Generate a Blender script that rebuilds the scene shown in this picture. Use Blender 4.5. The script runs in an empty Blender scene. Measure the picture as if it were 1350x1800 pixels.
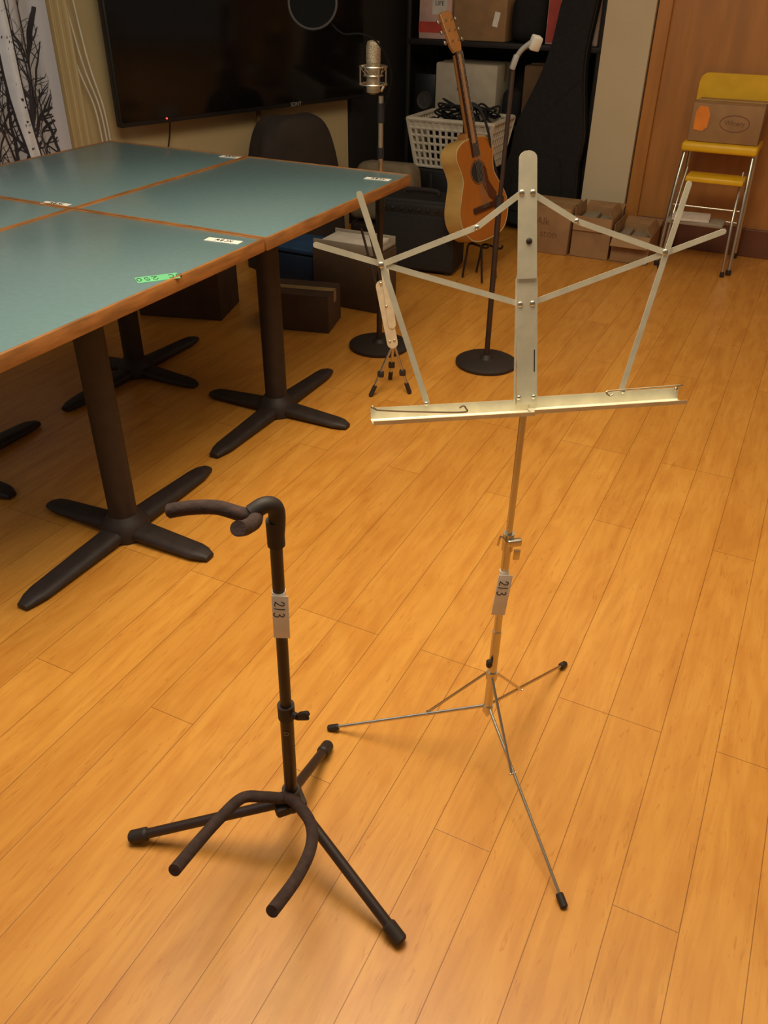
import bpy, bmesh, math, random
from mathutils import Vector, Matrix
random.seed(4)
sc=bpy.context.scene
try: sc.view_settings.view_transform='Standard'
except Exception: pass
col=sc.collection
A=Vector((.44,.898,0)).normalized(); B=Vector((A.y,-A.x,0))
ANG=math.atan2(B.y,B.x)
def W(a,b,z=0): return B*a+A*b+Vector((0,0,z))
# ---------------------------------------------------------------- geometry
def join(*gs):
    V=[];F=[]
    for g in gs:
        o=len(V); V+=list(g[0]); F+=[tuple(i+o for i in f) for f in g[1]]
    return V,F
def xf(g,M): return [M@Vector(v) for v in g[0]],g[1]
def frame(o,x,y,z):
    return Matrix(((x[0],y[0],z[0],o[0]),(x[1],y[1],z[1],o[1]),(x[2],y[2],z[2],o[2]),(0,0,0,1)))
def T(p,rz=0,rx=0,ry=0):
    return Matrix.Translation(Vector(p))@Matrix.Rotation(rz,4,'Z')@Matrix.Rotation(ry,4,'Y')@Matrix.Rotation(rx,4,'X')
def bmg(bm):
    bm.verts.index_update()
    g=([v.co.copy() for v in bm.verts],[tuple(v.index for v in f.verts) for f in bm.faces]); bm.free(); return g
def box(sx,sy,sz,bev=0.0,seg=2,taper=None):
    bm=bmesh.new(); bmesh.ops.create_cube(bm,size=1)
    for v in bm.verts:
        k=1
        if taper and v.co.z<0: k=taper
        v.co=Vector((v.co.x*sx*k,v.co.y*sy*k,v.co.z*sz))
    if bev>0: bmesh.ops.bevel(bm,geom=list(bm.edges),offset=bev,segments=seg,affect='EDGES',profile=.5)
    return bmg(bm)
def boxat(p,s,rz=0,bev=0.0,**k): return xf(box(*s,bev,**k),T(p,rz))
def catmull(pts,k=8,closed=False):
    P=[Vector(p) for p in pts]; n=len(P); out=[]
    rng=n if closed else n-1
    for i in range(rng):
        if closed: p0,p1,p2,p3=P[i-1],P[i],P[(i+1)%n],P[(i+2)%n]
        else: p0,p1,p2,p3=P[max(i-1,0)],P[i],P[i+1],P[min(i+2,n-1)]
        for j in range(k):
            t=j/k
            out.append(.5*((2*p1)+(p2-p0)*t+(2*p0-5*p1+4*p2-p3)*t*t+(3*p1-p0-3*p2+p3)*t**3))
    if not closed: out.append(P[-1])
    return out
def sweep(pts,r,n=14,closed=False,flat=None):
    P=[Vector(p) for p in pts]; m=len(P); V=[];F=[]
    tang=[]
    for i in range(m):
        if closed: t=P[(i+1)%m]-P[i-1]
        else: t=P[min(i+1,m-1)]-P[max(i-1,0)]
        tang.append(t.normalized())
    ref=Vector((0,0,1)) if abs(tang[0].z)<.9 else Vector((0,1,0))
    u=(ref-tang[0]*ref.dot(tang[0])).normalized()
    for i in range(m):
        u=(u-tang[i]*u.dot(tang[i])).normalized(); w=tang[i].cross(u)
        ri=r[i] if isinstance(r,(list,tuple)) else r
        for j in range(n):
            a=2*math.pi*j/n
            V.append(P[i]+(u*math.cos(a)+w*math.sin(a)*(flat or 1))*ri)
    for i in range(m if closed else m-1):
        for j in range(n):
            a=i*n+j; b=i*n+(j+1)%n; c=((i+1)%m)*n+(j+1)%n; d=((i+1)%m)*n+j
            F.append((a,b,c,d))
    if not closed:
        F.append(tuple(range(n-1,-1,-1))); F.append(tuple((m-1)*n+j for j in range(n)))
    return V,F
def tube(a,b,r,n=14,r2=None):
    return sweep([a,b],[r,r if r2 is None else r2],n)
def capped(a,b,r,n=14,e=.3):
    a=Vector(a);b=Vector(b);d=(b-a).normalized()
    h=r*e
    return sweep([a,a+d*h,b-d*h,b],[r*.75,r,r,r*.75],n)
def lathe(prof,n=28,M=None):
    V=[];F=[];m=len(prof)
    for r,z in prof:
        for j in range(n):
            a=2*math.pi*j/n; V.append(Vector((max(r,1e-5)*math.cos(a),max(r,1e-5)*math.sin(a),z)))
    for i in range(m-1):
        for j in range(n):
            F.append((i*n+j,i*n+(j+1)%n,(i+1)*n+(j+1)%n,(i+1)*n+j))
    F.append(tuple(range(n-1,-1,-1)));F.append(tuple((m-1)*n+j for j in range(n)))
    g=(V,F)
    return xf(g,M) if M else g
def prism(poly,z0,z1,bev=0.0,seg=3):
    bm=bmesh.new()
    lo=[bm.verts.new((p[0],p[1],z0)) for p in poly]; hi=[bm.verts.new((p[0],p[1],z1)) for p in poly]
    n=len(poly)
    f1=bm.faces.new(lo[::-1]); f2=bm.faces.new(hi)
    for i in range(n): bm.faces.new((lo[i],lo[(i+1)%n],hi[(i+1)%n],hi[i]))
    if bev>0: bmesh.ops.bevel(bm,geom=list(f1.edges)+list(f2.edges),offset=bev,segments=seg,affect='EDGES')
    return bmg(bm)
def ringtube(R,r,M,n=40,m=8):
    return xf(sweep([(R*math.cos(2*math.pi*i/n),R*math.sin(2*math.pi*i/n),0) for i in range(n)],r,m,closed=True),M)
def text(s,size,M,ext=.0004,off=0.0,align='CENTER'):
    c=bpy.data.curves.new('t','FONT'); c.body=s; c.size=size; c.align_x=align; c.align_y='CENTER'; c.extrude=ext; c.offset=off; c.resolution_u=3
    o=bpy.data.objects.new('t',c); col.objects.link(o)
    bpy.context.view_layer.update()
    me=bpy.data.meshes.new_from_object(o.evaluated_get(bpy.context.evaluated_depsgraph_get()))
    g=([M@v.co for v in me.vertices],[tuple(p.vertices) for p in me.polygons])
    bpy.data.objects.remove(o); bpy.data.curves.remove(c); bpy.data.meshes.remove(me)
    return g
PEN={'2':[[(-.02,.70),(.12,.98),(.42,.97),(.52,.72),(.3,.35),(-.02,.04),(.1,.12),(.35,.02),(.66,.06)]],
     '1':[[(.22,1.08),(.24,.5),(.16,-.05)]],
     '3':[[(0,.88),(.22,1.02),(.50,.86),(.36,.60),(.16,.54),(.50,.40),(.52,.12),(.22,-.08),(-.05,.05)]],
     'N':[[(0,0),(.04,1),(.5,.05),(.55,1.02)]],'C':[[(.55,.85),(.25,1),(0,.6),(.1,.1),(.55,.08)]],
     'B':[[(.05,0),(.05,1)],[(.05,1),(.5,.85),(.4,.55),(.06,.5),(.55,.35),(.45,.02),(.05,0)]],
     'W':[[(0,1),(.15,0),(.32,.7),(.5,0),(.68,1)]],'5':[[(.5,1),(.08,.95),(.05,.55),(.45,.55),(.5,.15),(.05,.02)]],
     '0':[[(.28,1),(.02,.6),(.15,.05),(.45,.15),(.5,.7),(.28,1)]],' ':[]}
def handwrite(s,h,M,r=.0010,adv=.74):
    gs=[];x=-.5*adv*len(s)*h
    for ch_ in s:
        for st_ in PEN[ch_]:
            gs.append(xf(sweep(catmull([(x+px*h*.85,(py-.5)*h,0) for px,py in st_],4),r,6),M))
        x+=adv*h
    return join(*gs)
# ---------------------------------------------------------------- materials
def mat(name,c,rough=.5,metal=0.0,var=.12,scale=12,bump=0.0,stretch=(1,1,1),c2=None,emis=None,spec=None,alpha=None):
    m=bpy.data.materials.new(name); m.use_nodes=True; nt=m.node_tree; N=nt.nodes; L=nt.links
    b=N['Principled BSDF']; b.inputs['Roughness'].default_value=rough; b.inputs['Metallic'].default_value=metal
    tc=N.new('ShaderNodeTexCoord'); mp=N.new('ShaderNodeMapping'); mp.inputs['Scale'].default_value=stretch
    L.new(tc.outputs['Object'],mp.inputs['Vector'])
    nz=N.new('ShaderNodeTexNoise'); nz.inputs['Scale'].default_value=scale; nz.inputs['Detail'].default_value=4
    L.new(mp.outputs[0],nz.inputs['Vector'])
    r=N.new('ShaderNodeValToRGB'); r.color_ramp.elements[0].position=.3; r.color_ramp.elements[1].position=.7
    lo=[x*(1-var) for x in c]; hi=[min(1,x*(1+var)) for x in (c2 or c)]
    r.color_ramp.elements[0].color=(*lo,1); r.color_ramp.elements[1].color=(*hi,1)
    L.new(nz.outputs['Fac'],r.inputs[0]); L.new(r.outputs[0],b.inputs['Base Color'])
    if bump:
        bp=N.new('ShaderNodeBump'); bp.inputs['Strength'].default_value=bump; bp.inputs['Distance'].default_value=.01
        L.new(nz.outputs['Fac'],bp.inputs['Height']); L.new(bp.outputs[0],b.inputs['Normal'])
    if emis:
        b.inputs['Emission Color'].default_value=(*c,1); b.inputs['Emission Strength'].default_value=emis
    if spec is not None: b.inputs['Specular IOR Level'].default_value=spec
    if alpha is not None: b.inputs['Alpha'].default_value=alpha
    return m
BLK=mat('black_enamel',(.032,.017,.014),.45,0,.2)  # black lifted towards warm brown, putting haze into the colour
FOAM=mat('foam_black',(.042,.021,.017),.85,0,.3,60,.3)
RUB=mat('rubber_black',(.024,.015,.012),.6)
CHR=mat('chrome_steel',(.62,.57,.48),.30,1,.12,6)
ZN=mat('zinc_plate',(.80,.75,.58),.42,.45,.10,30,.05)
TAPE=mat('white_tape',(.88,.83,.74),.7,0,.06,40)
INK=mat('ink_black',(.02,.02,.02),.7)
TOPM=mat('laminate_teal',(.135,.220,.235),.26,0,.04,60)
EDGE=mat('wood_edge',(.30,.125,.035),.45,0,.35,9,.05,(1,1,6))
IRON=mat('cast_iron_dark',(.024,.014,.012),.6,0,.25,25,.1)
GREEN=mat('green_tape',(.16,.55,.26),.6)
CARD=mat('cardboard',(.34,.19,.085),.75,0,.14,10)
CARDD=mat('cardboard_dark',(.15,.08,.035),.8,0,.14,10)
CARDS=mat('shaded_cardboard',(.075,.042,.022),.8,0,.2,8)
CTAPE=mat('packing_tape',(.42,.28,.13),.35)
WHT=mat('white_print',(.66,.60,.52),.6)
RED=mat('red_print',(.50,.06,.04),.55)
BLKP=mat('black_plastic',(.010,.009,.010),.45)
FAB=mat('black_nylon',(.008,.007,.008),.85,0,.3,40,.3)
YEL=mat('yellow_vinyl',(.80,.47,.015),.38,0,.08,12)
GREYP=mat('grey_rubber_tread',(.30,.25,.19),.7)
# ---------------------------------------------------------------- objects
loc={}
def put(name,g,m,origin=None,parent=None,smooth=True,label=None):
    V,F=g
    me=bpy.data.meshes.new(name)
    if origin is None:
        lo=Vector([min(v[i] for v in V) for i in range(3)]); hi=Vector([max(v[i] for v in V) for i in range(3)]); origin=(lo+hi)/2
    origin=Vector(origin)
    me.from_pydata([tuple(Vector(v)-origin) for v in V],[],F); me.update()
    bm=bmesh.new(); bm.from_mesh(me); bmesh.ops.recalc_face_normals(bm,faces=bm.faces)
    if smooth:
        for f in bm.faces: f.smooth=True
        for e in bm.edges:
            if len(e.link_faces)==2 and e.calc_face_angle(0)>math.radians(38): e.smooth=False
    bm.to_mesh(me); bm.free()
    me.materials.append(m)
    o=bpy.data.objects.new(name,me); col.objects.link(o)
    if parent is not None:
        o.parent=parent; o.location=origin-loc[parent.name]
    else: o.location=origin
    loc[o.name]=origin.copy()
    if label: o['label']=label
    return o
def each(name,gs,m,parent,**k):
    for g in gs: put(name,g,m,parent=parent,**k)
def thing(name,p,label,cat,group=None):
    o=bpy.data.objects.new(name,None); o.empty_display_size=.05; o.location=Vector(p); col.objects.link(o)
    loc[o.name]=Vector(p); o['label']=label; o['category']=cat
    if group: o['group']=group
    return o
def solo(name,g,m,label,cat,group=None,**k):
    o=put(name,g,m,**k); o['label']=label; o['category']=cat
    if group: o['group']=group
    return o
def struct(name,g,m):
    o=put(name,g,m,smooth=False); o['kind']='structure'; return o
# ================================================================ SETTING
def floor_mat():
    m=bpy.data.materials.new('plank_floor'); m.use_nodes=True; nt=m.node_tree; N=nt.nodes; L=nt.links
    b=N['Principled BSDF']
    tc=N.new('ShaderNodeTexCoord'); mp=N.new('ShaderNodeMapping'); mp.inputs['Rotation'].default_value=(0,0,-math.atan2(A.y,A.x))
    L.new(tc.outputs['Object'],mp.inputs['Vector'])
    br=N.new('ShaderNodeTexBrick'); br.inputs['Scale'].default_value=1; br.inputs['Brick Width'].default_value=1.25; br.inputs['Row Height'].default_value=.12
    br.inputs['Mortar Size'].default_value=.0011; br.inputs['Mortar Smooth'].default_value=.5; br.offset=.37; br.offset_frequency=3
    br.inputs['Color1'].default_value=(.74,.340,.060,1); br.inputs['Color2'].default_value=(.665,.292,.049,1); br.inputs['Mortar'].default_value=(.32,.120,.018,1)
    L.new(mp.outputs[0],br.inputs['Vector'])
    def noise(sc_,st,det,dist):
        q=N.new('ShaderNodeMapping'); q.inputs['Scale'].default_value=st; L.new(mp.outputs[0],q.inputs['Vector'])
        n=N.new('ShaderNodeTexNoise'); n.inputs['Scale'].default_value=sc_; n.inputs['Detail'].default_value=det; n.inputs['Distortion'].default_value=dist
        L.new(q.outputs[0],n.inputs['Vector']); return n
    def mul(prev,fac,src,p0_,c0_,p1_):
        r=N.new('ShaderNodeValToRGB'); r.color_ramp.elements[0].position=p0_; r.color_ramp.elements[0].color=(*c0_,1); r.color_ramp.elements[1].position=p1_; r.color_ramp.elements[1].color=(1,1,1,1)
        L.new(src,r.inputs[0])
        x=N.new('ShaderNodeMixRGB'); x.blend_type='MULTIPLY'; x.inputs[0].default_value=fac
        L.new(prev,x.inputs[1]); L.new(r.outputs[0],x.inputs[2]); return x.outputs[0]
    c=br.outputs['Color']
    c=mul(c,.50,noise(2.4,(1.4,18,1),8,1.0).outputs['Fac'],.30,(.76,.66,.52),.58)
    c=mul(c,.55,noise(3.0,(1,3.0,1),5,1.8).outputs['Fac'],.36,(.84,.72,.56),.58)
    c=mul(c,.6,noise(9,(1.2,9,1),5,2.2).outputs['Fac'],.28,(.72,.56,.40),.40)
    L.new(c,b.inputs['Base Color'])
    b.inputs['Roughness'].default_value=.36
    bp=N.new('ShaderNodeBump'); bp.inputs['Strength'].default_value=.2; bp.inputs['Distance'].default_value=.002; bp.invert=True
    L.new(br.outputs['Fac'],bp.inputs['Height']); L.new(bp.outputs[0],b.inputs['Normal'])
    return m
struct('floor',boxat((0,3,-.03),(11,10,.06)),floor_mat())
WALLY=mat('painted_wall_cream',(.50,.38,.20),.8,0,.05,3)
WALLD=mat('alcove_painted_shadow',(.018,.014,.012),.8)  # near-black wall colour paints in the shadow of the alcove
WALLW=mat('painted_wall_white',(.62,.51,.34),.8,0,.04,3)
WOOD=mat('varnished_wood_panel',(.44,.185,.045),.45,0,.14,3,0,(6,6,.7))
TRIM=mat('trim_wood_orange',(.46,.19,.042),.4,0,.12,4,0,(6,6,.7))
BASEB=mat('baseboard_brown',(.16,.055,.025),.45)
td=Vector((.69,.724,0)).normalized(); tn=Vector((-td.y,td.x,0)); tang=math.atan2(td.y,td.x)
p0=Vector((-1.29,4.35,0))+tn*.13
def TW(t,n,z): return p0+td*t+tn*n+Vector((0,0,z))
tend=1.64
struct('wall_left',xf(box(tend+2.7,.10,2.7),T(TW((tend-2.7)/2,.05,1.35),tang)),WALLY)
e=TW(tend,.0,0); ea=e.dot(B); eb=e.dot(A)
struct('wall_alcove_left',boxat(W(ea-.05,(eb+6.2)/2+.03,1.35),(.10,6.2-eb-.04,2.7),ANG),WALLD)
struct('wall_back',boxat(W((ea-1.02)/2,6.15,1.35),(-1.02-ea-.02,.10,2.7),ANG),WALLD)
struct('wall_column',boxat(W(-1.165,5.75,1.35),(.27,.66,2.7),ANG),WALLW)
struct('wall_right',boxat(W(.55,5.53,1.35),(3.14,.10,2.7),ANG),WOOD)
struct('trim_1',boxat(W(-.985,5.46,1.35),(.075,.03,2.7),ANG,.004),TRIM)
struct('trim_2',boxat(W(-.13,5.465,1.35),(.03,.02,2.7),ANG,.003),TRIM)
struct('baseboard_right',boxat(W(.56,5.463,.08),(3.0,.02,.16),ANG,.004),BASEB)
# ================================================================ TABLES
tz=.775
C_=Vector((.095,3.366,0))
TL_=1.005; TWd=.745
def table_build():
    r=thing('dining_table',(0,0,0),'x','table')
    t=.032
    put('tabletop',xf(box(TWd-.02,TL_-.022,t,.002),T((0,0,tz-t/2))),TOPM,parent=r,label='teal-grey laminate tabletop')
    e=join(boxat((0,TL_/2-.0065,tz-t/2-.001),(TWd-.004,.010,t+.006),0,.003),boxat((0,-TL_/2+.0065,tz-t/2-.001),(TWd-.004,.010,t+.006),0,.003),
           boxat((TWd/2-.0065,0,tz-t/2-.001),(.010,TL_-.004,t+.006),0,.003),boxat((-TWd/2+.0065,0,tz-t/2-.001),(.010,TL_-.004,t+.006),0,.003))
    put('edge_banding',e,EDGE,parent=r,label='brown wooden edge band')
    put('column',join(tube((0,0,.04),(0,0,tz-.05),.041,24),boxat((0,0,tz-.045),(.30,.30,.02),0,.004)),IRON,parent=r,label='dark metal column')
    arms=[]
    for ang,L in ((0,.31),(math.pi/2,.41),(math.pi,.31),(-math.pi/2,.41)):
        P=[];R=[]
        for i in range(13):
            s=i/12; P.append((math.cos(ang)*(.02+s*(L-.02)),math.sin(ang)*(.02+s*(L-.02)),.0)); R.append(.042-.008*s)
        R[-2]=.029; R[-1]=.018
        g=sweep(P,R,16)
        nv=[]
        for k,v in enumerate(g[0]):
            i=k//16; s=i/12; h=(.042-.018*s)*(1 if i<12 else .7)
            z=v.z/R[i]; nv.append(Vector((v.x,v.y,.003+h*(.5+.5*max(-1,min(1,z*1.25))))))
        arms.append((nv,g[1]))
    arms.append(lathe([(.072,.004),(.072,.038),(.055,.060),(.043,.075)],24))
    put('cross_base',join(*arms),IRON,parent=r,label='dark cast cross-shaped base')
    return r
tb=table_build()
def tcenter(i,j,sx=0,sy=0):
    base=C_-A*(TL_/2+.004)-B*(TWd/2+.003)
    return base-A*((TL_+.004)*j)-B*((TWd+.006)*i)+B*sx+A*sy
labs=['teal laminate table with brown edge beside the microphone stand','teal laminate table with green tape on its top','teal laminate table pushed against the television wall','teal laminate table beside the curtain']
tables=[tb]
places=[(0,0,0,0),(0,1,-.003,0),(1,0,0,0.0),(1,1,.0,0.0)]
offs=[(.127,-.15),(.165,-.04),(.16,-.12),(.15,-.06)]
for k in range(3):
    c=tb.copy(); col.objects.link(c); tables.append(c)
    for ch in [o for o in tb.children]:
        cc=ch.copy(); cc.parent=c; col.objects.link(cc)
for o,p,l,of in zip(tables,places,labs,offs):
    o.location=tcenter(*p); o.rotation_euler=(0,0,ANG); o['label']=l; o['category']='table'; o['group']='teal laminate tables pushed together'
    for ch in o.children:
        if ch.name.startswith('column') or ch.name.startswith('cross_base'):
            ch.location=ch.location+Vector((of[0],of[1],0))
def sticker(tab,p,ang,s,m,txt,name='label_sticker'):
    Mx=T((p[0],p[1],tz+.0006),ang)
    inv=(Matrix.Translation(Vector(tab.location))@Matrix.Rotation(ANG,4,'Z')).inverted()
    loc[tab.name]=Vector((0,0,0))
    o=put(name,xf(xf(box(s[0],s[1],.0008),Mx),inv),m,parent=tab,smooth=False,label='strip of tape with handwritten letters')
    put('handwriting',xf(handwrite(txt,s[1]*.55,Mx@Matrix.Translation((0,0,.0006))@Matrix.Rotation(math.pi,4,'Z'),.0010,.8),inv),INK,parent=o,smooth=False)
sticker(tables[0],(-.038,3.285),ANG+.1,(.100,.032),TAPE,'NCBW')
sticker(tables[1],(-.475,2.435),ANG+.1,(.112,.032),TAPE,'NCBW')
sticker(tables[1],(-.585,2.09),math.radians(25),(.108,.046),GREEN,'NC 250')
sticker(tables[2],(-.655,3.675),ANG+.1,(.090,.030),TAPE,'NCBW')
sticker(tables[2],(-1.10,2.850),ANG+.1,(.105,.030),TAPE,'NCBW')
# ================================================================ GUITAR STAND
g0=Vector((-.168,1.003,0))
gs=thing('guitar_stand',g0,'black tubular guitar stand with foam yoke, numbered tape','guitar stand')
ptop=Vector((-.160,1.003,.775)); ph=Vector((-.168,1.003,.135))
def along(a,b,t): return a+(b-a)*t
KF=.372
put('lower_tube',tube(ph,along(ph,ptop,KF),.0120,20),BLK,parent=gs)
put('upper_tube',tube(along(ph,ptop,KF-.02),along(ph,ptop,.965),.0098,20),BLK,parent=gs)
cz=along(ph,ptop,KF)
put('clamp_collar',join(tube(cz+Vector((0,0,-.016)),cz+Vector((0,0,.014)),.0150,20),tube(cz+Vector((0,0,-.002)),cz+Vector((.020,-.014,.000)),.006)),RUB,parent=gs)
kk=cz+Vector((.022,-.016,.002))
put('clamp_knob',join(xf(box(.030,.007,.014,.003),T(kk+Vector((.006,0,.0)),-.5,0,-.5)),xf(box(.024,.009,.010,.003),T(kk+Vector((.010,0,.006)),-.5,0,-.6))),RUB,parent=gs)
zz=along(ph,ptop,.300)
put('printed_mark',xf(text('D',.013,T(zz+Vector((0.0,-.0127,0)),0,math.pi/2),.0002),Matrix()),GREYP,parent=gs,smooth=False)
put('leg_hub',join(tube(ph+Vector((0,0,-.022)),ph+Vector((0,0,.030)),.0170,20),xf(box(.060,.045,.022,.006),T(ph+Vector((-.005,-.002,-.006)),.4))),RUB,parent=gs)
feet=[Vector((-.479,1.003,.016)),Vector((.031,.809,.016)),Vector((-.121,1.228,.016))]
starts=[ph+Vector((-.012,-.004,-.004)),ph+Vector((.010,-.008,-.004)),ph+Vector((-.024,-.008,-.016))]
for s,f in zip(starts,feet):
    d=(f-s).normalized()
    lg=put('tripod_leg',tube(s,f,.0100,18),BLK,parent=gs)
    put('rubber_foot',capped(f-d*.026,f+d*.014,.0135,18),RUB,parent=lg)
hubf=ph+Vector((-.012,-.012,.018))
put('cradle',join(sweep(catmull([ph+Vector((0,.0,.02)),hubf,(-.215,.985,.163),(-.255,.9765,.17),(-.287,.924,.18),(-.309,.862,.203),(-.3295,.788,.235)],8),.0106,16),
                  sweep(catmull([ph+Vector((0,.0,.02)),ph+Vector((-.004,-.014,.024)),(-.150,.966,.166),(-.1245,.925,.168),(-.120,.873,.175),(-.136,.800,.2),(-.165,.721,.235)],8),.0106,16)),FOAM,parent=gs,label='foam-covered body cradle')
yc=Vector((-.186,.985,.790))
put('elbow_fitting',join(sweep(catmull([along(ph,ptop,.93),ptop+Vector((.004,0,.0)),ptop+Vector((.001,-.002,.020)),ptop+Vector((-.012,-.010,.027)),yc+Vector((-.004,-.001,.004))],6),.0126,18),tube(ptop+Vector((0,0,-.05)),ptop+Vector((0,0,-.005)),.0134,18)),RUB,parent=gs)
put('neck_yoke',join(sweep(catmull([yc,(-.205,.985,.792),(-.240,.995,.796),(-.280,.998,.793),(-.314,1.000,.785)],8),[.0110]*8*4+[.0088],16),
                     sweep(catmull([(-.184,.988,.790),(-.183,.965,.792),(-.190,.930,.806),(-.194,.905,.822)],8),.0110,16)),FOAM,parent=gs,label='foam-padded neck yoke')
tmid=along(ph,ptop,.717)
put('tape_label',join(tube(along(ph,ptop,.648),along(ph,ptop,.786),.0110,20),xf(box(.0260,.0012,.086,.0004),T(tmid+Vector((.0025,-.0122,0)),0,0,0.02))),TAPE,parent=gs,smooth=True,label='white tape with handwritten number')
put('handwriting',handwrite('213',.0155,T(tmid+Vector((.001,-.0131,.014)),0,math.pi/2)@Matrix.Rotation(-math.pi/2-.06,4,'Z'),.0007),INK,parent=gs,smooth=False)
# ================================================================ MUSIC STAND
m0=Vector((.224,1.226,0))
ms=thing('music_stand',m0,'chrome folding music stand opened upright with numbered tape','music stand')
def mp_(z): return Vector((.223+.006*(z-.15)/.67,1.228+.006*(z-.15)/.67,z))
put('lower_tube',tube(mp_(.15),mp_(.36),.0092,20),CHR,parent=ms)
put('middle_tube',tube(mp_(.35),mp_(.575),.0078,20),CHR,parent=ms)
put('upper_tube',tube(mp_(.57),mp_(.86),.0060,20),CHR,parent=ms)
put('height_clamp',join(tube(mp_(.555),mp_(.592),.0105,20),xf(box(.026,.010,.014,.002),T(mp_(.578)+Vector((.010,-.010,0)),.2)),xf(box(.012,.004,.022,.001),T(mp_(.560)+Vector((.016,-.014,-.006)),.2))),CHR,parent=ms)
put('clamp_screw',sweep(catmull([mp_(.580)+Vector((-.006,-.012,.0)),mp_(.590)+Vector((-.016,-.014,.004)),mp_(.585)+Vector((-.020,-.012,-.012))],5),.0022,8),CHR,parent=ms)
put('collar_upper',join(tube(mp_(.232),mp_(.252),.0118,20)),CHR,parent=ms)
put('thumb_screw',join(tube(mp_(.275)+Vector((-.004,-.006,0)),mp_(.277)+Vector((-.010,-.012,.001)),.0035),lathe([(.005,-.008),(.0065,-.004),(.0065,.006),(.004,.009)],14,T(mp_(.283)+Vector((-.010,-.012,0)),0))),RUB,parent=ms,label='black thumb screw')
put('collar_lower',join(tube(mp_(.138),mp_(.156),.0110,20),lathe([(.004,-.012),(.008,0),(.008,.006)],14,T(mp_(.135)))),CHR,parent=ms)
for f in (Vector((-.110,1.292,.009)),Vector((.447,1.502,.009)),Vector((.337,.882,.009))):
    s=mp_(.150); d=(f-s); dn=d.normalized(); hd=Vector((d.x,d.y,0)).normalized(); s=s+hd*.009
    side=hd.cross(Vector((0,0,1)))
    lg=put('tripod_leg',sweep([s,f],.0040,10,flat=.8),CHR,parent=ms)
    put('rubber_foot',capped(f-dn*.014,f+dn*.012,.0076,14),RUB,parent=lg)
    mid=s+(f-s)*.36
    put('leg_brace',join(sweep([mp_(.242)+hd*.010+side*.004,mid+side*.005],.0030,8),tube(mid-side*.004,mid+side*.009,.0028,8)),CHR,parent=ms)
put('tape_label',join(tube(mp_(.412),mp_(.508),.0090,18),xf(box(.0265,.0012,.096,.0004),T(Vector((.224,1.217,.459)),0.05,0,.07))),TAPE,parent=ms,label='white tape with handwritten number')
put('handwriting',handwrite('213',.0165,T(Vector((.2238,1.2160,.474)),0.05,math.pi/2)@Matrix.Rotation(-math.pi/2-.08,4,'Z'),.0008),INK,parent=ms,smooth=False)
dd=Vector((.989,.150,0)).normalized(); du=Vector((-.0363,.2393,.9703)).normalized(); dn_=dd.cross(du).normalized()
FD=frame(Vector((.229,1.225,.8617)),dd,du,dn_)
def bar(u0,v0,u1,v1,w,z,t=.0012,e=.004):
    a=Vector((u0,v0,0)); b=Vector((u1,v1,0)); d=(b-a); L=d.length+2*e; c=(a+b)/2; ang=math.atan2(d.y,d.x)
    n=6; P=[]
    for i in range(n+1): P.append((L/2-w/2+w/2*math.cos(-math.pi/2+math.pi*i/n),w/2*math.sin(-math.pi/2+math.pi*i/n)))
    for i in range(n+1): P.append((-L/2+w/2+w/2*math.cos(math.pi/2+math.pi*i/n),w/2*math.sin(math.pi/2+math.pi*i/n)))
    return xf(prism(P,-t/2,t/2),FD@T((c.x,c.y,z),ang))
def rivet(u,v,z,r=.0042): return lathe([(r,0),(r,.0008),(r*.7,.002),(r*.2,.0026)],14,FD@Matrix.Translation((u,v,z)))
P=[(-.0165,-.008),(.0170,-.008),(.0150,.09),(.0095,.190),(.0055,.30),(.0035,.362)]+[( -.0100+.0135*math.cos(math.pi*i/8),.362+.010*math.sin(math.pi*i/8)) for i in range(1,8)]+[(-.0238,.362),(-.0235,.30),(-.0215,.190),(-.0190,.09)]
desk=put('desk_center_plate',join(xf(prism([p for p in P if p[1]>=.185],-.0012,.0006),FD@T((0,0,.004))),xf(prism([(-.0165,-.008),(.0170,-.008),(.0150,.09),(.0105,.195),(-.0222,.195),(-.0190,.09)],-.0012,.0006),FD@T((0,0,.001))),
    xf(box(.0015,.20,.006),FD@T((.0145,.09,-.002),.033)),xf(box(.0015,.20,.006),FD@T((-.0200,.09,-.002),.010))),ZN,parent=ms,smooth=False,label='zinc-plated centre plate')
put('plate_slot',xf(prism([(.0105,.045),(.0120,.045),(.0110,.080),(.0095,.080)],0,.0004),FD@T((0,0,.0018))),RUB,parent=desk,smooth=False)
put('latch_button',rivet(-.005,.245,.0048,.0048),RUB,parent=desk)
put('desk_bar',bar(-.017,.314,-.085,.267,.0088,-.0015),ZN,parent=ms)
put('desk_bar',bar(-.085,.267,-.2325,.2175,.0088,-.0030),ZN,parent=ms)
put('desk_bar',bar(-.014,.1515,-.3285,.249,.0088,-.0045),ZN,parent=ms)
put('desk_bar',bar(-.002,.314,.071,.272,.0088,-.0015),ZN,parent=ms)
put('desk_bar',bar(.071,.272,.218,.222,.0088,-.0030),ZN,parent=ms)
put('desk_bar',bar(.0045,.152,.315,.250,.0088,-.0045),ZN,parent=ms)
put('desk_arm',bar(-.2615,.318,-.164,.004,.0092,-.0015),ZN,parent=ms)
put('desk_arm',bar(.248,.3215,.162,.004,.0092,-.0015),ZN,parent=ms)
each('rivet',[rivet(u,v,z,r) for u,v,z,r in [(-.0185,.314,.0046,.0042),(-.0015,.314,.0046,.0042),(-.015,.1515,.0016,.0042),(.0045,.152,.0016,.0042),(-.2325,.2175,0,.0045),(.218,.222,0,.0045),(-.085,.267,-.001,.0035),(.071,.272,-.001,.0035),(-.013,.004,.0018,.0036),(.012,.004,.0018,.0036),(-.165,.002,.000,.0035),(.165,.004,.000,.0035)]],CHR,ms)
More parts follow.
